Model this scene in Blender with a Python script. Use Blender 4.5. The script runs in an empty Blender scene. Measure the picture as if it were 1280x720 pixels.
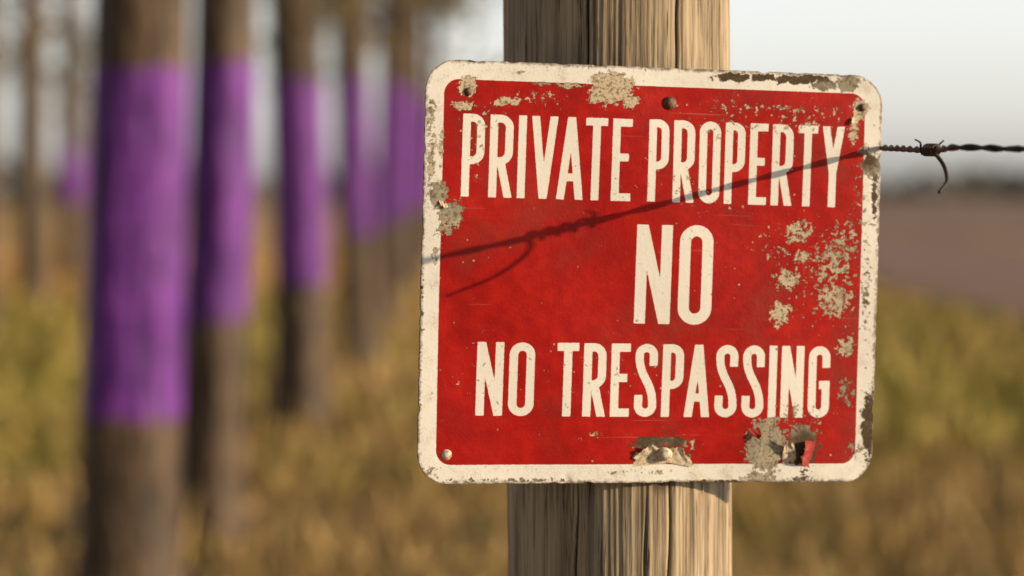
import bpy, math, random
import numpy as np
from mathutils import Vector, Matrix
random.seed(7); rng=np.random.default_rng(7)
sc=bpy.context.scene
EYE=1.5; CY=-2.1
def link(o,parent=None):
    sc.collection.objects.link(o)
    if parent: o.parent=parent
    return o
def mesh_np(name,verts,faces,mats=(),smooth=True,mi=None):
    me=bpy.data.meshes.new(name)
    me.from_pydata([tuple(v) for v in np.asarray(verts,float).tolist()],[],[tuple(f) for f in faces])
    for m in mats: me.materials.append(m)
    if smooth: me.polygons.foreach_set('use_smooth',[True]*len(me.polygons))
    if mi is not None: me.polygons.foreach_set('material_index',list(map(int,mi)))
    me.update(); return me
def attr(me,name,vals):
    a=me.attributes.new(name,'FLOAT','POINT'); a.data.foreach_set('value',np.asarray(vals,dtype=np.float32))
# ---------- node helper
class NT:
    def __init__(s,name):
        s.m=bpy.data.materials.new(name); s.m.use_nodes=True; s.t=s.m.node_tree; s.t.nodes.clear()
        s.out=s.n('ShaderNodeOutputMaterial'); s.b=s.n('ShaderNodeBsdfPrincipled'); s.l(s.b.outputs[0],s.out.inputs[0])
    def n(s,k,**kw):
        x=s.t.nodes.new(k)
        for a,v in kw.items(): setattr(x,a,v)
        return x
    def l(s,a,b): s.t.links.new(a,b)
    def put(s,sock,v):
        if isinstance(v,bpy.types.NodeSocket): s.l(v,sock)
        elif isinstance(v,(tuple,list)) and len(v)==3 and sock.type=='RGBA': sock.default_value=(*v,1)
        else: sock.default_value=v
    def set(s,name,v): s.put(s.b.inputs[name],v)
    def coord(s,scale=(1,1,1)):
        c=s.n('ShaderNodeTexCoord'); m=s.n('ShaderNodeMapping'); s.l(c.outputs['Object'],m.inputs[0]); m.inputs['Scale'].default_value=scale
        return m.outputs[0]
    def noise(s,vec,scale,detail=4,rough=.55,dist=0):
        x=s.n('ShaderNodeTexNoise'); s.l(vec,x.inputs['Vector']); x.inputs['Scale'].default_value=scale
        x.inputs['Detail'].default_value=detail; x.inputs['Roughness'].default_value=rough; x.inputs['Distortion'].default_value=dist
        return x.outputs[0]
    def math(s,op,a,b=0.0,c=None,clamp=False):
        x=s.n('ShaderNodeMath',operation=op,use_clamp=clamp); s.put(x.inputs[0],a); s.put(x.inputs[1],b)
        if c is not None: s.put(x.inputs[2],c)
        return x.outputs[0]
    def ss(s,v,a,b,lo=0.,hi=1.):
        x=s.n('ShaderNodeMapRange',interpolation_type='SMOOTHSTEP'); s.put(x.inputs[0],v)
        for i,k in enumerate((a,b,lo,hi)): x.inputs[i+1].default_value=k
        return x.outputs[0]
    def mix(s,f,a,b):
        x=s.n('ShaderNodeMix',data_type='RGBA'); s.put(x.inputs[0],f); s.put(x.inputs[6],a); s.put(x.inputs[7],b); return x.outputs[2]
    def at(s,name):
        x=s.n('ShaderNodeAttribute',attribute_name=name); return x.outputs['Fac']
    def bump(s,h,strength,dist,prev=None):
        x=s.n('ShaderNodeBump'); s.l(h,x.inputs['Height']); x.inputs['Strength'].default_value=strength; x.inputs['Distance'].default_value=dist
        if prev: s.l(prev,x.inputs['Normal'])
        return x.outputs[0]
# ---------- camera
cd=bpy.data.cameras.new('camera'); cam=link(bpy.data.objects.new('camera',cd)); sc.camera=cam
cd.sensor_width=36; cd.lens=84.4; cd.clip_end=5000; cd.clip_start=.05
cam.location=(0,CY,EYE); cam.rotation_euler=(math.radians(90-2.39),0,0)
cd.dof.use_dof=True; cd.dof.focus_distance=2.06; cd.dof.aperture_fstop=84.4/31.0
# ---------- light
SUN=Vector((.3154,-.0776,.0695)).normalized()
sd=bpy.data.lights.new('sun','SUN'); so=link(bpy.data.objects.new('sun',sd)); sd.energy=5; sd.angle=math.radians(.5); sd.color=(1,.74,.44)
so.rotation_euler=SUN.to_track_quat('Z','Y').to_euler(); so.location=(5,-2,5)
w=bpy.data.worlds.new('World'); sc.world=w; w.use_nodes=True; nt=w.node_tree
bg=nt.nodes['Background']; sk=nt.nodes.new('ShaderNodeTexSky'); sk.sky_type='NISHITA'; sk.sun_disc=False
sk.sun_elevation=math.asin(SUN.z); sk.sun_rotation=math.atan2(SUN.x,SUN.y); sk.dust_density=1.5; sk.air_density=1.0; sk.ozone_density=1
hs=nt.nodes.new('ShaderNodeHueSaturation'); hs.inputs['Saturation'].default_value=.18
# added sky gradient: brighter towards +Y (slightly right), dimmer elsewhere to deepen shaded sides
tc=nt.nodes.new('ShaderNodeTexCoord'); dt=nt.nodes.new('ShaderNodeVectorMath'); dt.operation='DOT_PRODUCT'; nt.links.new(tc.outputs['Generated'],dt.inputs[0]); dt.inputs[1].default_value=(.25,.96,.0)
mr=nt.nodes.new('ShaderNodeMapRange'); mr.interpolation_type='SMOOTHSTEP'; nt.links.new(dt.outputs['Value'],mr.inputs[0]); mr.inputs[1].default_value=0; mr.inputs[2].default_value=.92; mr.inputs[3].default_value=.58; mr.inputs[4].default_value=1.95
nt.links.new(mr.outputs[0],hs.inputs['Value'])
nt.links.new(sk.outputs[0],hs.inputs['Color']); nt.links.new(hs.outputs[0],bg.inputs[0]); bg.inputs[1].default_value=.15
sc.view_settings.view_transform='Standard'; sc.view_settings.look='None'; sc.view_settings.exposure=0

# ================= SIGN =================
yaw=math.radians(14); roll=math.radians(1.4)
SW,SH=.418,.364
ex=Vector((math.cos(yaw),math.sin(yaw),0)); en=Vector((math.sin(yaw),-math.cos(yaw),0)); ez=Vector((0,0,1))
ex2=ex*math.cos(roll)-ez*math.sin(roll); ez2=ez*math.cos(roll)+ex*math.sin(roll)
SM=Matrix.Translation((.125,0,EYE-.077))@Matrix(((ex2.x,ez2.x,en.x,0),(ex2.y,ez2.y,en.y,0),(ex2.z,ez2.z,en.z,0),(0,0,0,1)))
sign=link(bpy.data.objects.new('no_trespassing_sign',None)); sign.matrix_world=SM; sign.empty_display_size=.1
TL,TR,BL,BR=np.array((526.,75.)),np.array((1098.,97.)),np.array((532.,605.)),np.array((1101.,602.))
def to_px(a,b):
    s=a/SW+.5; t=.5-b/SH
    x=(1-t)*((1-s)*TL[0]+s*TR[0])+t*((1-s)*BL[0]+s*BR[0]); y=(1-t)*((1-s)*TL[1]+s*TR[1])+t*((1-s)*BL[1]+s*BR[1])
    return x,y
def from_px(x,y):
    a=b=0.
    for _ in range(12):
        X,Y=to_px(a,b); a+=(x-X)*SW/572; b-=(y-Y)*SH/518
    return a,b
# --- letters
def seg(x0,y0,x1,y1): return ('s',x0,y0,x1,y1)
def arc(cx,cy,rx,ry,a0,a1,n=8): return [(cx+rx*math.cos(math.radians(a0+(a1-a0)*i/n)),cy+ry*math.sin(math.radians(a0+(a1-a0)*i/n))) for i in range(n+1)]
def path(p): return ('p',p)
def letter(ch,w,h,t):
    a=t/2;L=a;R=w-a;B=a;T=h-a;c=w/2; r=min((R-L)*.5,h*.2)
    if ch in 'PR':
        M=h*.44; rr=min((T-M)/2,(R-L)*.6)
        o=[seg(L,0,L,h),path([(L,T)]+arc(R-rr,T-rr,rr,rr,90,0)+arc(R-rr,M+rr,rr,rr,0,-90)+[(L,M)])]
        if ch=='R': o.append(seg(L+(R-L)*.42,M+a,R+a*.15,-t*.3))
        return o
    if ch=='I': return [seg(c,0,c,h)]
    if ch=='V': return [seg(a*.9,h+t*.3,c,-t*.05),seg(w-a*.9,h+t*.3,c,-t*.05)]
    if ch=='A': return [seg(a*.9,-t*.3,c,h+t*.05),seg(w-a*.9,-t*.3,c,h+t*.05),seg(w*.24,h*.27,w*.76,h*.27)]
    if ch=='T': return [seg(0,T,w,T),seg(c,0,c,h)]
    if ch=='E': return [seg(L,0,L,h),seg(0,T,w,T),seg(0,B,w,B),seg(0,h*.53,w*.86,h*.53)]
    if ch=='O': return [path(arc(R-r,T-r,r,r,0,90)+arc(L+r,T-r,r,r,90,180)+arc(L+r,B+r,r,r,180,270)+arc(R-r,B+r,r,r,270,360)+[(R,T-r)])]
    if ch=='Y': return [seg(a*.9,h+t*.3,c,h*.42),seg(w-a*.9,h+t*.3,c,h*.42),seg(c,0,c,h*.46)]
    if ch=='N': return [seg(L,0,L,h),seg(R,0,R,h),seg(L,h+t*.0,R,0)]
    if ch=='S':
        bz=[]
        for i in range(13):
            u=i/12; p0=(L,T-r);p1=(L,h*.52);p2=(R,h*.50);p3=(R,B+r)
            k=[(1-u)**3,3*u*(1-u)**2,3*u*u*(1-u),u**3]; bz.append((sum(k[j]*p[0] for j,p in enumerate((p0,p1,p2,p3))),sum(k[j]*p[1] for j,p in enumerate((p0,p1,p2,p3)))))
        return [seg(R,h*.70,R,T-r),path(arc(R-r,T-r,r,r,0,90)+arc(L+r,T-r,r,r,90,180)+bz+arc(R-r,B+r,r,r,0,-90)+arc(L+r,B+r,r,r,270,180)),seg(L,B+r,L,h*.30)]
    if ch=='G': return [seg(R,h*.70,R,T-r),path(arc(R-r,T-r,r,r,0,90)+arc(L+r,T-r,r,r,90,180)+arc(L+r,B+r,r,r,180,270)+arc(R-r,B+r,r,r,270,360)),seg(R,B+r,R,h*.48),seg(w*.5,h*.46,w,h*.46)]
NW={'P':.95,'R':1.0,'I':.34,'V':1.12,'A':1.14,'T':.95,'E':.85,'O':1.0,'Y':1.08,'N':1.05,'S':1.0,'G':1.0}
words=[('PRIVATE',573,780,(143,150),(246,252),9.6),('PROPERTY',801,1050,(150,160),(252,260),9.6),('NO',790,886,(281,282),(404,406),13.8),
       ('NO',600,670,(427,428),(519,520),10.2),('TRESPASSING',697,1042,(428,433),(520,522),10.2)]
nu,nv=480,430
vv=np.linspace(-SH/2,SH/2,nv); cr=.027
dy=np.maximum(0,np.abs(vv)-(SH/2-cr)); hw=SW/2-(cr-np.sqrt(np.maximum(0,cr*cr-dy*dy)))
uu=np.linspace(-1,1,nu)
A=(uu[None,:]*hw[:,None]); Bv=np.repeat(vv[:,None],nu,1)
PX,PY=to_px(A,Bv)
sdf=np.full(PX.shape,50.)
for (txt,x0,x1,(ta,tb),(ba,bb),t) in words:
    gap=.22; tot=sum(NW[c] for c in txt)+gap*(len(txt)-1)
    kern={'VA':-.20,'AT':-.18,'TR':-.0,'PA':-.14}
    for i in range(len(txt)-1): tot+=kern.get(txt[i:i+2],0)
    k=(x1-x0)/tot; x=x0
    for i,ch in enumerate(txt):
        wd=NW[ch]*k; fr=(x+wd/2-x0)/(x1-x0); top=ta+(tb-ta)*fr; bot=ba+(bb-ba)*fr; h=bot-top
        m=(PX>x-8)&(PX<x+wd+8)&(PY>top-8)&(PY<bot+8)
        lx=PX[m]-x; ly=bot-PY[m]+(PX[m]-(x+wd/2))*((bb-ba)/(x1-x0))
        d=np.full(lx.shape,50.)
        def sd_seg(ax,ay,bx,by,cap):
            ux,uy=bx-ax,by-ay; Ln=math.hypot(ux,uy)
            if Ln<1e-4: return np.hypot(lx-ax,ly-ay)-t/2
            ux/=Ln; uy/=Ln
            px=(lx-ax)*ux+(ly-ay)*uy; py=-(lx-ax)*uy+(ly-ay)*ux
            if cap: 
                q=np.clip(px,0,Ln); return np.hypot(px-q,py)-t/2
            qx=np.abs(px-Ln/2)-Ln/2; qy=np.abs(py)-t/2
            return np.hypot(np.maximum(qx,0),np.maximum(qy,0))+np.minimum(np.maximum(qx,qy),0)
        for pr in letter(ch,wd,h,t):
            if pr[0]=='s': d=np.minimum(d,sd_seg(*pr[1:],False))
            else:
                for p,q in zip(pr[1][:-1],pr[1][1:]): d=np.minimum(d,sd_seg(*p,*q,True))
        d=np.maximum(d,np.maximum(-ly,ly-h))
        sdf[m]=np.minimum(sdf[m],d)
        x+=wd+gap*k+(kern.get(txt[i:i+2],0)*k)
# border: red field is rounded rect inset
ins=.0165; r2=.013; hx=SW/2-ins-r2; hy=SH/2-ins-r2
qx=np.abs(A)-hx; qy=np.abs(Bv)-hy
red=np.hypot(np.maximum(qx,0),np.maximum(qy,0))+np.minimum(np.maximum(qx,qy),0)-r2   # <0 inside red
red=-red/.0007   # >0 inside, px
white=np.minimum(sdf,red)  # negative = white
# wear spots: x,y,rx,ry,amp,tone(0 beige,.5 greygreen,1 dark rust)
spots=[(578,110,11,13,1.2,.1),(574,134,15,7,.9,.2),(546,243,13,16,1.1,.5),(562,268,15,18,1.2,.45),(556,290,10,7,.9,.5),(537,195,7,40,.7,.3),(534,150,6,30,.7,.4),(548,180,4,30,.65,.1),(545,320,6,12,.6,.3),
 (752,112,27,20,1.25,.15),(775,128,14,9,1.0,.1),(735,122,12,10,1.0,.1),(627,128,18,7,.85,.1),(700,108,16,4,.8,.3),(670,106,20,3,.7,.4),(640,92,8,3,.8,.2),
 (905,98,26,6,1.1,.9),(940,98,18,5,1.0,1),(990,101,38,6,1.15,.95),(1022,108,20,7,1.0,.7),(1053,106,16,10,1.2,.55),(1070,138,10,14,1.1,.1),(1062,165,9,18,.85,.1),(1086,208,14,14,1.2,.75),(1075,190,10,8,.7,.5),(1092,240,5,40,.75,.9),
 (995,290,22,16,.74,.25),(983,348,20,16,.8,.25),(1002,322,14,10,.8,.2),(975,392,15,16,.95,.2),(1040,330,30,44,.66,.3),(1046,375,26,24,.8,.25),(1062,435,14,14,.8,.3),(1055,300,26,26,.62,.3),(1030,345,60,70,.38,.3),(985,310,50,40,.37,.2),
 (1085,360,8,60,.55,.8),(962,556,24,30,1.6,.42),(1010,558,20,26,1.3,.85),(1065,490,14,22,.6,.5),(1095,530,10,45,1.05,.9),(1075,560,14,14,.5,.6),(815,554,22,9,1.2,.85),(842,553,20,7,1.1,.8),(806,570,14,8,.8,.2),(868,556,12,8,.7,.2),(745,545,30,5,.4,.2),(1000,530,45,30,.45,.4),
 (956,597,24,8,.9,.4),(1010,598,18,5,.7,.8),(600,150,25,25,.33,.1),(590,180,10,50,.34,.1),(660,125,50,14,.42,.1),(900,150,60,30,.32,.2),(1000,150,60,25,.42,.2),(800,590,60,4,.5,.4),(640,600,90,4,.5,.7),(530,480,5,70,.5,.7),(531,400,4,80,.5,.8),(700,470,200,60,.16,.2),(714,84,80,6,.4,.6),(870,240,120,60,.2,.1),(545,590,14,12,.5,.5),(900,603,80,4,.65,.9),(1072,300,22,160,.36,.4),(930,135,90,12,.42,.2)]
wear=np.zeros(PX.shape); tw=np.full(PX.shape,1e-4); tn=np.full(PX.shape,.3e-4)
for (x,y,rx,ry,am,to) in spots:
    g=am*np.exp(-(((PX-x)/rx)**2+((PY-y)/ry)**2)**1.4*.8); wear=np.maximum(wear,g); tw+=g**2; tn+=g**2*to
tone=tn/tw
edge=np.minimum(SW/2-np.abs(A)-(SW/2-hw[:,None]),SH/2-np.abs(Bv))/.0007
# shape waves & edge chips
C=.0010*np.sin(A*14+1)*np.cos(Bv*11)+.0006*np.sin(A*37+Bv*21)-.0022*np.exp(-((PX-1010)/90)**2-((PY-98)/25)**2)+.0015*np.exp(-((PX-545)/40)**2-((PY-260)/60)**2)-.0008*np.exp(-((PX-826)**2+(PY-130)**2)/900)
for (x,y) in ((578,115),(1075,137),(568,568),(1078,570),(833,567)): C-=.0006*np.exp(-((PX-x)**2+(PY-y)**2)/200)
C+=-.0012*np.exp(-((PX-714)/5)**2-((PY-601)/7)**2)
A2=A.copy()
chip=np.exp(-np.maximum(edge,0)/5)
A2-=np.sign(A)*chip*(np.abs(A)>SW/2-.02)*.0016*np.clip(np.sin(Bv*310)*np.sin(Bv*97+1)*np.sin(Bv*41),0,1)
B2=Bv-np.sign(Bv)*chip*(np.abs(Bv)>SH/2-.02)*.0014*np.clip(np.sin(A*290+2)*np.sin(A*83)*np.sin(A*37+1),0,1)
V=np.stack([A2,B2,C],-1).reshape(-1,3)
I=np.arange(nu*nv).reshape(nv,nu); F=np.stack([I[:-1,:-1],I[:-1,1:],I[1:,1:],I[1:,:-1]],-1).reshape(-1,4).tolist()
# material
m=NT('weathered_sign_paint'); co=m.coord()
n1=m.noise(co,170,5,.62,.3); n2=m.noise(co,60,4,.6); n3=m.noise(co,900,1,.6); n4=m.noise(co,14,3,.6)
wn=m.noise(co,420,3,.6)
wa=m.at('wear'); 
wsum=m.math('ADD',wa,m.math('MULTIPLY',m.math('SUBTRACT',n1,.5),2.3))
wsum=m.math('ADD',wsum,m.math('MULTIPLY',m.math('SUBTRACT',wn,.5),.9))
peel=m.ss(wsum,.56,.59)
halo=m.ss(wsum,.44,.56)
wsd=m.math('ADD',m.at('white'),m.math('MULTIPLY',m.math('SUBTRACT',wn,.5),1.2))
isred=m.ss(wsd,-.45,.45)
redc=m.mix(m.ss(n2,.35,.7),(.37,.0045,.003),(.47,.010,.005))
redc=m.mix(m.math('MULTIPLY',m.ss(n4,.42,.68),.6),redc,(.22,.0025,.0025))
grime=m.ss(m.math('ADD',n2,m.math('MULTIPLY',m.math('SUBTRACT',n3,.5),.6)),.50,.80)
whc=m.mix(m.math('MULTIPLY',grime,m.math('MULTIPLY',m.ss(m.at('edge'),26,20),.5)),(.84,.85,.84),(.42,.35,.27))
ed=m.at('edge')
edg=m.math('MULTIPLY',m.ss(m.math('ADD',ed,m.math('MULTIPLY',m.math('SUBTRACT',n1,.5),16)),4.5,-1.0),.85)
whc=m.mix(edg,whc,(.10,.055,.03))
base=m.mix(isred,whc,redc)
# specks & scratches
vs=m.n('ShaderNodeTexVoronoi',feature='F1'); m.l(co,vs.inputs['Vector']); vs.inputs['Scale'].default_value=110; 
spk=m.math('MULTIPLY',m.ss(vs.outputs['Distance'],.13,.08),m.ss(m.noise(co,38,2),.54,.60))
base=m.mix(m.math('MULTIPLY',spk,.75),base,(.62,.50,.38))
vs2=m.n('ShaderNodeTexVoronoi',feature='F1'); m.l(co,vs2.inputs['Vector']); vs2.inputs['Scale'].default_value=61
spk2=m.math('MULTIPLY',m.ss(vs2.outputs['Distance'],.10,.05),m.ss(n4,.50,.56))
base=m.mix(m.math('MULTIPLY',spk2,.7),base,(.10,.03,.02))
scr=m.n('ShaderNodeMapping'); m.l(co,scr.inputs[0]); scr.inputs['Rotation'].default_value=(0,0,.5); scr.inputs['Scale'].default_value=(8,420,1)
sc1=m.math('MULTIPLY',m.ss(m.noise(scr.outputs[0],1,2),.70,.74),.30)
base=m.mix(sc1,base,(.50,.25,.18))
dust=m.math('MULTIPLY',m.ss(m.noise(co,7,3,.7),.5,.75),.07)
base=m.mix(dust,base,(.55,.36,.25))
base=m.mix(m.math('MULTIPLY',halo,.45),base,(.16,.06,.04))
to=m.at('tone'); ton=m.math('ADD',to,m.math('MULTIPLY',m.math('SUBTRACT',n2,.5),.8))
prim=m.mix(m.ss(ton,.2,.5),(.58,.51,.39),(.31,.30,.24)); prim=m.mix(m.ss(ton,.6,.85),prim,(.075,.055,.035))
prim=m.mix(m.math('MULTIPLY',m.ss(m.noise(co,330,3,.7),.50,.60),.75),prim,(.14,.085,.05))
base=m.mix(peel,base,prim)
m.set('Base Color',base)
rg=m.n('ShaderNodeMapRange'); m.l(peel,rg.inputs[0]); rg.inputs[3].default_value=.42; rg.inputs[4].default_value=.85
m.l(rg.outputs[0],m.b.inputs['Roughness']); m.set('Specular IOR Level',.22)
hh_=m.math('ADD',m.math('MULTIPLY',peel,-1.0),m.math('ADD',m.math('MULTIPLY',wn,.30),m.math('MULTIPLY',n2,.5)))
m.l(m.bump(hh_,1.0,.0007),m.b.inputs['Normal'])
signmat=m.m
g=NT('galvanised_back'); g.set('Base Color',(.35,.35,.34)); g.set('Metallic',.7); g.set('Roughness',.55)
me=mesh_np('sign_panel',V,F,[signmat,g.m]); attr(me,'white',white.ravel()); attr(me,'wear',wear.ravel()); attr(me,'tone',tone.ravel()); attr(me,'edge',edge.ravel())
panel=link(bpy.data.objects.new('panel',me),sign)
so_=panel.modifiers.new('t','SOLIDIFY'); so_.thickness=.0014; so_.offset=-1; so_.material_offset=1; so_.material_offset_rim=0
# curled paint flakes
fr=NT('paint_flake'); gg=fr.n('ShaderNodeNewGeometry'); cof=fr.coord()
fr.set('Base Color',fr.mix(gg.outputs['Backfacing'],fr.mix(fr.ss(fr.noise(cof,300,4),.45,.7),(.36,.008,.006),(.25,.03,.02)),fr.mix(fr.ss(fr.noise(cof,250,4),.4,.7),(.55,.36,.24),(.30,.15,.09)))); fr.set('Roughness',.6)
fr2=NT('paint_flake_white'); cof=fr2.coord(); fr2.set('Base Color',fr2.mix(fr2.ss(fr2.noise(cof,250,5,.7),.45,.68),(.68,.60,.48),(.34,.22,.14))); fr2.set('Roughness',.7)
def flake(name,px,py,wpx,hpx,ang,curl,mat,seed):
    r=np.random.default_rng(seed); n=18; a0,b0=from_px(px,py); Wf=wpx*.0007;Hf=hpx*.0007; ca,sa=math.cos(ang),math.sin(ang); vs=[]
    jl=np.cumsum(r.normal(0,.05,n)); jl-=np.linspace(jl[0],jl[-1],n); jt=np.cumsum(r.normal(0,.07,n)); jt-=jt.mean()
    for j in range(n):
        v=j/(n-1)
        for i in range(n):
            u=i/(n-1)-.5; ww=Wf*(1-.35*v**2+jl[j]); hh=Hf*(1+jt[i]*.9)*(1-.5*abs(u)**1.3)
            th=curl*v; R=hh/curl
            q=R*math.sin(th)*1.0; z=R*(1-math.cos(th))*.6
            x=u*ww*(1-.05*v); z+=.0007*math.sin(i*.9+j*.5+seed)*v+.0004
            vs.append((a0+x*ca-q*sa,b0+x*sa+q*ca,z))
    I=np.arange(n*n).reshape(n,n); f=np.stack([I[:-1,:-1],I[:-1,1:],I[1:,1:],I[1:,:-1]],-1).reshape(-1,4).tolist()
    link(bpy.data.objects.new(name,mesh_np(name,vs,f,[mat])),sign)
flake('paint_flake_a',1024,568,34,34,math.radians(80),1.7,fr.m,1)
flake('paint_flake_b',994,582,20,42,math.radians(10),1.0,fr2.m,2)
flake('paint_flake_c',815,581,46,30,math.radians(6),1.0,fr2.m,3)
flake('paint_flake_d',850,580,40,25,math.radians(-10),.95,fr2.m,4)
flake('paint_flake_e',944,533,16,22,math.radians(200),1.4,fr.m,5)
flake('paint_flake_f',556,250,16,14,math.radians(150),1.2,fr2.m,6)
flake('paint_flake_g',1064,150,12,12,math.radians(120),1.3,fr2.m,8)
# bolts
def lathe(prof,n=20):
    vs=[];f=[]
    for (r,z) in prof:
        for i in range(n): vs.append((r*math.cos(6.28318*i/n),r*math.sin(6.28318*i/n),z))
    for j in range(len(prof)-1):
        for i in range(n): f.append((j*n+i,j*n+(i+1)%n,(j+1)*n+(i+1)%n,(j+1)*n+i))
    f.append(tuple((len(prof)-1)*n+i for i in range(n)))
    return vs,f
bm_=NT('rusty_bolt'); cb=bm_.coord(); bm_.set('Base Color',bm_.mix(bm_.ss(bm_.noise(cb,400,4),.4,.65),(.14,.06,.035),(.22,.17,.13))); bm_.set('Roughness',.6); bm_.set('Metallic',.4)
bw=NT('painted_bolt'); cb=bw.coord(); bw.set('Base Color',bw.mix(bw.ss(bw.noise(cb,400,4),.45,.7),(.75,.68,.56),(.3,.18,.1))); bw.set('Roughness',.5)
for k,(x,y,r,mt) in enumerate([(826,130,.0042,bm_.m),(578,116,.0026,bm_.m),(1072,136,.0026,bm_.m),(567,568,.0034,bw.m),(833,567,.0044,bw.m)]):
    a,b=from_px(x,y); zo=.006 if k==4 else 0; vs,f=lathe([(r*1.35,-.001-zo),(r*1.35,.0004),(r*.95,.0006),(r*.9,.0013),(r*.6,.0019),(r*.2,.0021)])
    o=link(bpy.data.objects.new('bolt_%d'%(k+1),mesh_np('bolt',vs,f,[mt])),sign); o.location=(a,b,zo)

# ================= POST =================
NA,NZ=900,260; th=np.linspace(0,2*math.pi,NA,endpoint=False); zz=np.linspace(-.05,2.05,NZ)
TH,ZZ=np.meshgrid(th,zz); thw=TH+.03*np.sin(ZZ*2.3)+.012*np.sin(ZZ*9+1)
R=np.full(TH.shape,.1035)*(1+ (1-ZZ/2)*-.012)
for k in range(40):
    f=rng.integers(2,180); R+=.0007/(f**.62)*np.sin(f*thw+rng.uniform(0,6.28)+rng.uniform(-1,1)*2*np.sin(ZZ*rng.uniform(.8,3)+rng.uniform(0,6)))
crack=np.zeros(TH.shape)
for k in range(120):
    t0=rng.uniform(0,6.283); z0=rng.uniform(0,2.0); L=rng.uniform(.03,.28); wd=rng.uniform(.003,.008); dp=rng.uniform(.2,.9)
    d=(thw-t0+.02*np.sin(ZZ*11+k)+.010*np.sin(ZZ*47+k)+math.pi)%(2*math.pi)-math.pi
    g=dp*np.exp(-(d/wd)**2)*np.clip(1-np.abs(ZZ-z0)/L,0,1)**.5; crack=np.maximum(crack,g)
for (t0,z0,L) in ((4.42,1.68,.22),(4.90,1.02,.26),(5.2,1.75,.3),(5.12,1.1,.22),(4.3,1.1,.2)):
    d=(thw-t0+.02*np.sin(ZZ*13)+.008*np.sin(ZZ*60+t0*9)+math.pi)%(2*math.pi)-math.pi; crack=np.maximum(crack,np.exp(-(d/.010)**2)*np.clip(1-np.abs(ZZ-z0)/L,0,1)**.5)
R-=.0035*crack
lean=-(ZZ-1.4)*.008
pv=np.stack([R*np.cos(TH)+lean,R*np.sin(TH),ZZ],-1).reshape(-1,3).tolist()
I=np.arange(NA*NZ).reshape(NZ,NA); J=np.roll(I,-1,1); pf=np.stack([I[:-1],J[:-1],J[1:],I[1:]],-1).reshape(-1,4).tolist()
pv.append((lean[-1,0],0,2.052)); c=len(pv)-1; pf+=[(int(I[-1,i]),int(J[-1,i]),c) for i in range(NA)]
wm=NT('weathered_wood'); cs=wm.coord((1,1,.028)); cf=wm.coord((1,1,.10)); ci=wm.coord()
a=wm.noise(cs,220,4,.65,.2); b=wm.noise(cf,60,4,.6,.6); cc=wm.noise(ci,9,3)
col=wm.mix(wm.ss(a,.30,.62),(.15,.11,.075),(.50,.415,.30)); col=wm.mix(wm.math('MULTIPLY',wm.ss(b,.46,.66),.65),col,(.22,.175,.125)); col=wm.mix(wm.math('MULTIPLY',wm.ss(cc,.45,.7),.4),col,(.29,.26,.22))
# knots
kd=wm.n('ShaderNodeVectorMath',operation='DISTANCE'); kmap=wm.coord((1,1,.55)); wm.l(kmap,kd.inputs[0]); kd.inputs[1].default_value=(.035,-.1,1.255*.55)
kw=wm.math('ADD',kd.outputs['Value'],wm.math('MULTIPLY',wm.math('SUBTRACT',b,.5),.012))
col=wm.mix(wm.math('MULTIPLY',wm.ss(kw,.016,.009),.8),col,(.06,.04,.025))
col=wm.mix(wm.ss(wm.noise(cs,480,3),.60,.68),col,(.08,.055,.035))
col=wm.mix(wm.ss(wm.at('crack'),.15,.7),col,(.035,.024,.016)); wm.set('Base Color',col); wm.set('Roughness',.85); wm.set('Specular IOR Level',.2)
wm.l(wm.bump(wm.math('ADD',a,b),.6,.0025),wm.b.inputs['Normal'])
me=mesh_np('wooden_post',pv,pf,[wm.m]); attr(me,'crack',np.append(crack.ravel(),0))
post=link(bpy.data.objects.new('wooden_post',me)); post.location=(.0975,.107,0)

# ================= BARBED WIRE =================
def tube(path,rad,n=8):
    P=np.array(path,float); m_=len(P); rad=np.broadcast_to(rad,(m_,)); T=np.gradient(P,axis=0); T/=np.linalg.norm(T,axis=1)[:,None]+1e-12
    u=np.cross(T[0],(0,0,1.)); 
    if np.linalg.norm(u)<.1: u=np.cross(T[0],(1.,0,0))
    vs=[]
    for i in range(m_):
        u=u-T[i]*np.dot(u,T[i]); u/=np.linalg.norm(u); v=np.cross(T[i],u)
        for k in range(n):
            q=6.28318*k/n; vs.append(P[i]+rad[i]*(u*math.cos(q)+v*math.sin(q)))
    f=[(i*n+k,i*n+(k+1)%n,(i+1)*n+(k+1)%n,(i+1)*n+k) for i in range(m_-1) for k in range(n)]
    f.append(tuple(range(n))[::-1]); f.append(tuple((m_-1)*n+k for k in range(n)))
    return vs,f
def catmull(pts,step):
    P=[np.array(p,float) for p in pts]; P=[2*P[0]-P[1]]+P+[2*P[-1]-P[-2]]; out=[]
    for i in range(1,len(P)-2):
        n=max(2,int(np.linalg.norm(P[i+1]-P[i])/step))
        for k in range(n):
            t=k/n; p0,p1,p2,p3=P[i-1:i+3]
            out.append(.5*((2*p1)+(-p0+p2)*t+(2*p0-5*p1+4*p2-p3)*t*t+(-p0+3*p1-3*p2+p3)*t**3))
    out.append(P[-2]); return np.array(out)
def W3(x,Z,z): return (x,Z+CY,z+EYE)
class Acc:
    def __init__(s): s.v=[];s.f=[]
    def add(s,vf):
        o=len(s.v); s.v+=[tuple(map(float,p)) for p in vf[0]]; s.f+=[tuple(i+o for i in q) for q in vf[1]]
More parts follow.
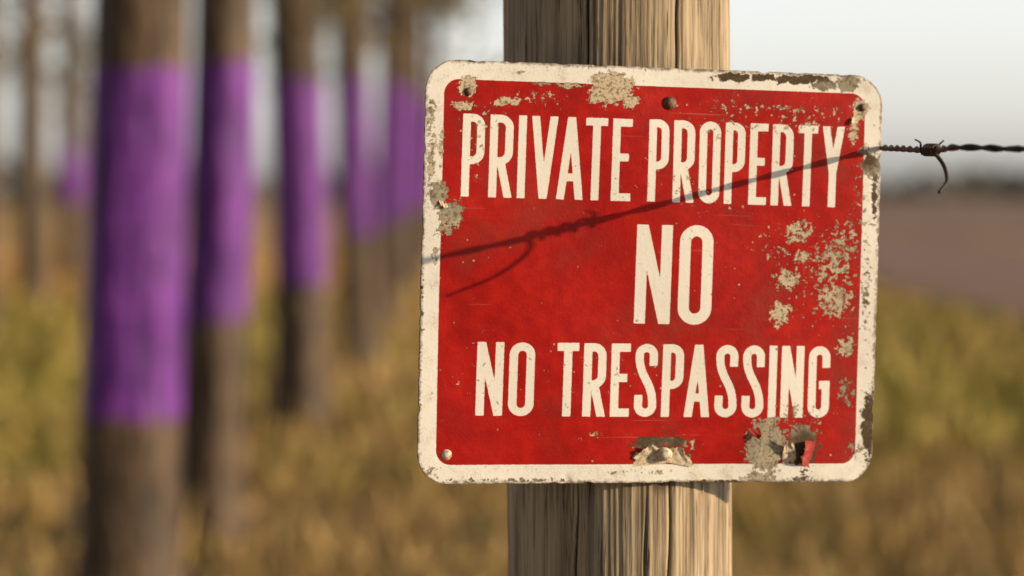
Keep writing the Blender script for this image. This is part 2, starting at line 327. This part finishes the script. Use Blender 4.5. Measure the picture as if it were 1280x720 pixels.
def twisted(acc,path,off=.0014,r=.0017,pitch=.040):
    P=np.array(path); T=np.gradient(P,axis=0); T/=np.linalg.norm(T,axis=1)[:,None]; s=np.concatenate([[0],np.cumsum(np.linalg.norm(np.diff(P,axis=0),axis=1))])
    u=np.cross(T,(0,0,1.)); u/=np.linalg.norm(u,axis=1)[:,None]; v=np.cross(T,u)
    for k in (0,math.pi):
        q=s/pitch*6.28318+k; acc.add(tube(P+off*(np.cos(q)[:,None]*u+np.sin(q)[:,None]*v),r,7))
wirem=NT('rusty_wire'); cb=wirem.coord(); wirem.set('Base Color',wirem.mix(wirem.ss(wirem.noise(cb,200,4),.4,.65),(.06,.045,.04),(.03,.02,.016))); wirem.set('Metallic',.5); wirem.set('Roughness',.55)
acc=Acc()
start=(.3318,2.150,.0358); barb=(.350,2.0,.0312); Q=(.3562,1.944,.0325)
mainp=[W3(.205,2.20,.040),W3(.28,2.185,.0385),W3(.322,2.168,.0365),W3(*start),W3(.3385,2.09,.0342),W3(*barb),W3(*Q),W3(.380,1.921,.0318),W3(.4117,1.896,.0305),(.62,-.40,1.527),(1.3,-.66,1.52),(2.6,-1.08,1.535)]
mp=catmull(mainp,.004); twisted(acc,mp)
def coil(acc,pa,pb,R,turns,r=.0014):
    pa,pb=np.array(pa),np.array(pb); T=(pb-pa)/np.linalg.norm(pb-pa); u=np.cross(T,(0,0,1.)); u/=np.linalg.norm(u); v=np.cross(T,u)
    n=int(turns*16); pts=[pa+(pb-pa)*i/n+R*(u*math.cos(i/16*6.28318)+v*math.sin(i/16*6.28318)) for i in range(n+1)]
    acc.add(tube(pts,r,7)); return pts
p=coil(acc,W3(.3475,2.020,.0318),W3(.3512,1.990,.0312),.0042,4)
bb=np.array(p[-1])
tail=catmull([bb,W3(.3535,1.990,.0245),W3(.3575,1.985,.016),W3(.3568,1.973,.005),W3(.3480,1.957,-.0035)],.002)
acc.add(tube(tail,np.linspace(.0019,.0013,len(tail)),7))
tp=catmull([p[0],W3(.343,2.02,.038),W3(.338,2.018,.0405)],.002); acc.add(tube(tp,np.linspace(.0014,.0006,len(tp)),7))
tp=catmull([p[20],W3(.356,2.004,.036),W3(.3600,2.004,.0395)],.002); acc.add(tube(tp,np.linspace(.0014,.0006,len(tp)),7))
# barbs further along (right of the sign)
Pm=np.array(mp)
for xx in (.9,1.15,1.4,1.65,1.9,2.15,2.4):
    i=int(np.argmin(abs(Pm[:,0]-xx))); q=coil(acc,Pm[i-3],Pm[i+3],.0040,3)
    for e,sg in ((q[0],1),(q[-1],-1)): acc.add(tube([e,np.array(e)+(.004,0,.006*sg),np.array(e)+(.010*sg,.004,.016*sg)],np.array([.0012,.0011,.0004]),6))
link(bpy.data.objects.new('barbed_wire',mesh_np('barbed_wire',acc.v,acc.f,[wirem.m])))
# neighbour fence post carrying the wire
n=24; fv=[];ff=[]
for j,z in enumerate(np.linspace(-.05,1.7,30)):
    for i in range(n):
        q=6.28318*i/n; r=.055*(1+.04*math.sin(3*q+z)+.02*math.sin(7*q+2*z)); fv.append((r*math.cos(q),r*math.sin(q),z))
ff=[(j*n+i,j*n+(i+1)%n,(j+1)*n+(i+1)%n,(j+1)*n+i) for j in range(29) for i in range(n)]+[tuple(29*n+i for i in range(n))]
fp=link(bpy.data.objects.new('fence_post',mesh_np('fence_post',fv,ff,[wm.m]))); fp.location=(2.64,-1.13,0)

# ================= GROUND =================
def groundcolor(m,extra=0):
    co=m.coord(); sx=m.n('ShaderNodeSeparateXYZ'); m.l(co,sx.inputs[0]); x,y=sx.outputs[0],sx.outputs[1]
    n=m.noise(co,.35,2,.6); n2=m.noise(co,2.2,2,.65)
    gb=m.math('MULTIPLY',m.ss(y,8,12),m.ss(y,36,24)); gb=m.math('MULTIPLY',gb,m.math('ADD',m.ss(m.math('ABSOLUTE',m.math('ADD',x,.3)),1.2,2.6),.30))
    g=m.math('ADD',m.math('ADD',n,m.math('MULTIPLY',gb,.22)),m.math('MULTIPLY',m.math('SUBTRACT',n2,.5),.5))
    g=m.ss(g,.47,.82)
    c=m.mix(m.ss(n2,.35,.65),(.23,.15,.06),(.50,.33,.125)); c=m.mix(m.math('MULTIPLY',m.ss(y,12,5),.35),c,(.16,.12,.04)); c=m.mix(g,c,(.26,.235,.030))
    c=m.mix(m.math('MULTIPLY',m.ss(y,22,40),.7),c,(.60,.36,.13))
    return c,x,y,n2,co
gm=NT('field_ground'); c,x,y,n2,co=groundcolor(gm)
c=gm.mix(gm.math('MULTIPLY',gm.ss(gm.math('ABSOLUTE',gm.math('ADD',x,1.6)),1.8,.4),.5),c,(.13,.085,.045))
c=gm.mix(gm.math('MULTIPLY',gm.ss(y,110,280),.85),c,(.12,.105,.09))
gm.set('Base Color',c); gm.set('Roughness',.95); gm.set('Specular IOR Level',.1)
n=120; gx=np.sign(np.linspace(-1,1,n))*np.abs(np.linspace(-1,1,n))**3*3000
gv=[(a_,b_,.03*math.sin(a_*.7)*math.cos(b_*.6) if abs(a_)<60 and abs(b_)<60 else 0) for b_ in gx for a_ in gx]
gf=[(j*n+i,j*n+i+1,(j+1)*n+i+1,(j+1)*n+i) for j in range(n-1) for i in range(n-1)]
link(bpy.data.objects.new('ground',mesh_np('ground',gv,gf,[gm.m])))
rm=NT('dirt_road'); co=rm.coord(); rm.set('Base Color',rm.mix(rm.ss(rm.noise(co,1.2,4,.6),.35,.7),(.17,.085,.052),(.26,.14,.088))); rm.set('Roughness',.95)
rv=[];N=200
for i in range(N):
    y=-60+i*5.0; 
    for k,xx in enumerate((5.6,7.2,9,10.8,12.4)): rv.append((xx+(.25*math.sin(i*1.3+k) if k in(0,4) else 0)+max(0,y-20)*.02,y,.05))
rf=[(i*5+k,i*5+k+1,(i+1)*5+k+1,(i+1)*5+k) for i in range(N-1) for k in range(4)]
link(bpy.data.objects.new('dirt_road',mesh_np('dirt_road',rv,rf,[rm.m])))
pm=NT('ploughed_soil'); co=pm.coord(); pm.set('Base Color',pm.mix(pm.ss(pm.noise(co,.3,4,.6),.35,.7),(.15,.072,.044),(.27,.145,.085))); pm.set('Roughness',1)
rv=[(14.5+.3*math.sin(i),24+i*3.0,.045) for i in range(60)]+[(140,24+i*3.0,.045) for i in range(60)]
rf=[(i,60+i,61+i,i+1) for i in range(59)]
link(bpy.data.objects.new('ploughed_field',mesh_np('ploughed_field',rv,rf,[pm.m])))
# grass
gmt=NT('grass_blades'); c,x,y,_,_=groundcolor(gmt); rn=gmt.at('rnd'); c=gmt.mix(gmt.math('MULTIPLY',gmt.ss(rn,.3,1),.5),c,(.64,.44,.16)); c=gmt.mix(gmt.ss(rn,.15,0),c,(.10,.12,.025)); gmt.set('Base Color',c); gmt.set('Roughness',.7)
NB=60000; Y=2+ (rng.random(NB)**1.5)*48; X=(rng.random(NB)-.5)*2*(3+Y*.33)
k=int(NB*.12); Y[:k]=rng.uniform(-3,6,k); X[:k]=rng.uniform(-6,5,k)
ok=(X<5.3)|(X>14.8); X,Y=X[ok],Y[ok]; nb=len(X)
pt=.5+.5*np.sin(X*1.3+np.sin(Y*.7)*2)*np.sin(Y*.9+X*.4); H=rng.uniform(.05,.16,nb)*(.6+.9*pt)*(1+.012*Y)
tall=rng.random(nb)<.10*pt; H[tall]*=1.9; wd=.004+.0012*Y*rng.uniform(.6,1.2,nb); q=rng.uniform(0,math.pi,nb); bx=rng.normal(0,.35,nb)*H; by=rng.normal(0,.35,nb)*H
b0=np.stack([X-wd*np.cos(q),Y-wd*np.sin(q),np.zeros(nb)],-1); b1=np.stack([X+wd*np.cos(q),Y+wd*np.sin(q),np.zeros(nb)],-1)
m0=np.stack([X-wd*.7*np.cos(q)+bx*.35,Y-wd*.7*np.sin(q)+by*.35,H*.6],-1); m1=np.stack([X+wd*.7*np.cos(q)+bx*.35,Y+wd*.7*np.sin(q)+by*.35,H*.6],-1); tpp=np.stack([X+bx,Y+by,H],-1)
gv=np.stack([b0,b1,m0,m1,tpp],1).reshape(-1,3); bi=np.arange(nb)*5
gf=np.stack([bi,bi+1,bi+3,bi+2],-1).tolist()+np.stack([bi+2,bi+3,bi+4],-1).tolist()
me=mesh_np('grass',gv,gf,[gmt.m],smooth=False); attr(me,'rnd',np.repeat(rng.random(nb),5)); link(bpy.data.objects.new('grass',me))

# ================= TREES =================
bk=NT('bark_with_purple_paint'); cs=bk.coord((1,1,.22)); ci=bk.coord()
v=bk.n('ShaderNodeTexVoronoi',feature='DISTANCE_TO_EDGE'); bk.l(cs,v.inputs['Vector']); v.inputs['Scale'].default_value=26
a=bk.noise(cs,20,3,.65); bc=bk.mix(bk.ss(a,.35,.65),(.030,.018,.010),(.14,.085,.045)); bc=bk.mix(bk.ss(v.outputs['Distance'],.10,.0),bc,(.018,.011,.007))
bd=bk.math('ADD',bk.at('band'),bk.math('MULTIPLY',bk.math('SUBTRACT',bk.noise(ci,14,3),.5),.12))
pc=bk.mix(bk.ss(a,.35,.7),(.080,.004,.20),(.23,.038,.43)); pc=bk.mix(bk.ss(v.outputs['Distance'],.06,.0),pc,(.035,.002,.08)); bc=bk.mix(bk.ss(bd,-.015,.015),bc,pc)
bk.set('Base Color',bc); bk.set('Roughness',.6); bk.l(bk.bump(a,.9,.03),bk.b.inputs['Normal'])
lf=NT('pine_foliage'); rn=lf.at('rnd'); lc=lf.mix(rn,(.040,.038,.013),(.22,.155,.042)); lf.set('Base Color',lc); lf.set('Roughness',.7)
def tree(name,x,y,dia,z0,z1,seed,height=9,low=2.5,nl=3000,LL=1.3):
    r=np.random.default_rng(seed); V=[];F=[];M=[];band=[];rnd=[]
    n=28; hs=np.concatenate([np.arange(0,3.2,.08),np.linspace(3.3,height,18)]); rad=dia/2
    ph=r.uniform(0,6,6); lx,ly=r.normal(0,.008,2)
    ring=lambda z:(lx*z+.03*math.sin(z*.9+ph[0]),ly*z+.03*math.cos(z*.8+ph[1]))
    c0=np.array(ring(1.5))
    for j,z in enumerate(hs):
        cx,cy=np.array(ring(z))-c0; tr=rad*(1.02-.012*z if z<3 else .985-(z-3)/(height-3)*.85)*(1+.35*math.exp(-z*5))
        for i in range(n):
            q=6.28318*i/n; rr=tr*(1+.035*math.sin(3*q+ph[2]+z*.6)+.03*math.sin(5*q+ph[3]-z)+.018*math.sin(11*q+ph[4]+z*3))
            V.append((cx+rr*math.cos(q),cy+rr*math.sin(q),z-.03)); band.append(min(z-z0,z1-z)); rnd.append(0)
    for j in range(len(hs)-1):
        for i in range(n): F.append((j*n+i,j*n+(i+1)%n,(j+1)*n+(i+1)%n,(j+1)*n+i)); M.append(0)
    cl=[]
    for k in range(22):
        z=low+.2+(height-low-.4)*(k/21)**1.05; q=r.uniform(0,6.283); L=LL*(1-.65*(z-low)/(height-low))*r.uniform(.7,1.15); up=r.uniform(-.25,.25)
        cx,cy=np.array(ring(z))-c0; pts=[]
        for t in np.linspace(0,1,7): pts.append((cx+L*t*math.cos(q),cy+L*t*math.sin(q),z+up*L*t-.22*L*t*t))
        vs,f=tube(pts,np.linspace(.035,.006,7),6); o=len(V); V+=[tuple(p) for p in vs]; F+=[tuple(a+o for a in g) for g in f]; M+=[0]*len(f); band+=[-1]*len(vs); rnd+=[0]*len(vs)
        for t in (.35,.55,.75,.9,1.0):
            p=np.array(pts[min(6,int(t*6))]); cl.append((p+r.normal(0,.08,3),r.uniform(.10,.24),r.random()))
    ci=r.integers(0,len(cl),nl); o=len(V)
    P=np.array([cl[i][0] for i in ci])+r.normal(0,1,(nl,3))*np.array([cl[i][1] for i in ci])[:,None]*(.9,.9,.6)
    d1=r.normal(0,1,(nl,3)); d1/=np.linalg.norm(d1,axis=1)[:,None]; d2=np.cross(d1,r.normal(0,1,(nl,3))); d2/=np.linalg.norm(d2,axis=1)[:,None]
    s1=r.uniform(.04,.09,nl)[:,None]; s2=s1*.22
    Q=np.stack([P-d1*s1,P+d2*s2,P+d1*s1,P-d2*s2],1).reshape(-1,3); V+=Q.tolist(); bi=o+np.arange(nl)*4; F+=np.stack([bi,bi+1,bi+2,bi+3],-1).tolist(); M+=[1]*nl; band+=[-1]*(4*nl)
    rnd+=np.repeat(.5*r.random(nl)+.5*np.array([cl[i][2] for i in ci]),4).tolist()
    me=mesh_np(name,V,F,[bk.m,lf.m],mi=M); attr(me,'band',band); attr(me,'rnd',rnd); o=link(bpy.data.objects.new(name,me)); o.location=(x,y,0)
T=[(172,8.0,122,75,510),(276,9.9,80,70,390),(374,14.8,66,95,350),(444,20,44,95,290),(484,25.5,32,102,275),(508,32,24,112,262),(525,39,18,130,258),(541,47,15,145,255)]
for i,(px,Z,wpx,ya,yb) in enumerate(T):
    tree('pine_tree' if i==0 else 'pine_tree.%03d'%i,(px-640)/3000*Z,Z+CY,wpx/3000*Z,EYE-(yb-235)/3000*Z,EYE+(235-ya)/3000*Z,100+i,height=8.5+i%3*.7,low=(2.6,2.5,2.5,2.7,3.0,3.4,4.0,5)[i],LL=1.4 if i<5 else .8,nl=3600)
for i,(px,Z) in enumerate(((88,38),(100,62),(40,30),(-25,24))):
    tree('pine_tree.%03d'%(8+i),(px-640)/3000*Z,Z+CY,.36,1.3 if i<2 else 9,2.2 if i<2 else 8,200+i,low=2.8)
# distant treeline
k=6000; an=rng.uniform(-1.2,1.2,k); D=rng.uniform(330,380,k); hgt=4+1.5*np.sin(an*9)+1.0*np.sin(an*31+1)+.8*np.sin(an*77); hgt=np.where(an<-.05,hgt*1.15+1,hgt*.55)
Z=rng.random(k)*np.maximum(hgt,1.2); P=np.stack([D*np.sin(an),D*np.cos(an),Z],-1); d1=rng.normal(0,1,(k,3)); d1/=np.linalg.norm(d1,axis=1)[:,None]; d2=np.cross(d1,rng.normal(0,1,(k,3))); d2/=np.linalg.norm(d2,axis=1)[:,None]; s=rng.uniform(.8,2.0,k)[:,None]
Q=np.stack([P-d1*s,P+d2*s*.7,P+d1*s,P-d2*s*.7],1).reshape(-1,3); bi=np.arange(k)*4
tm=NT('distant_foliage'); co=tm.coord(); tm.set('Base Color',tm.mix(tm.noise(co,.05,3),(.11,.11,.10),(.17,.15,.12))); tm.set('Roughness',1)
link(bpy.data.objects.new('distant_treeline',mesh_np('distant_treeline',Q,np.stack([bi,bi+1,bi+2,bi+3],-1).tolist(),[tm.m],smooth=False)))
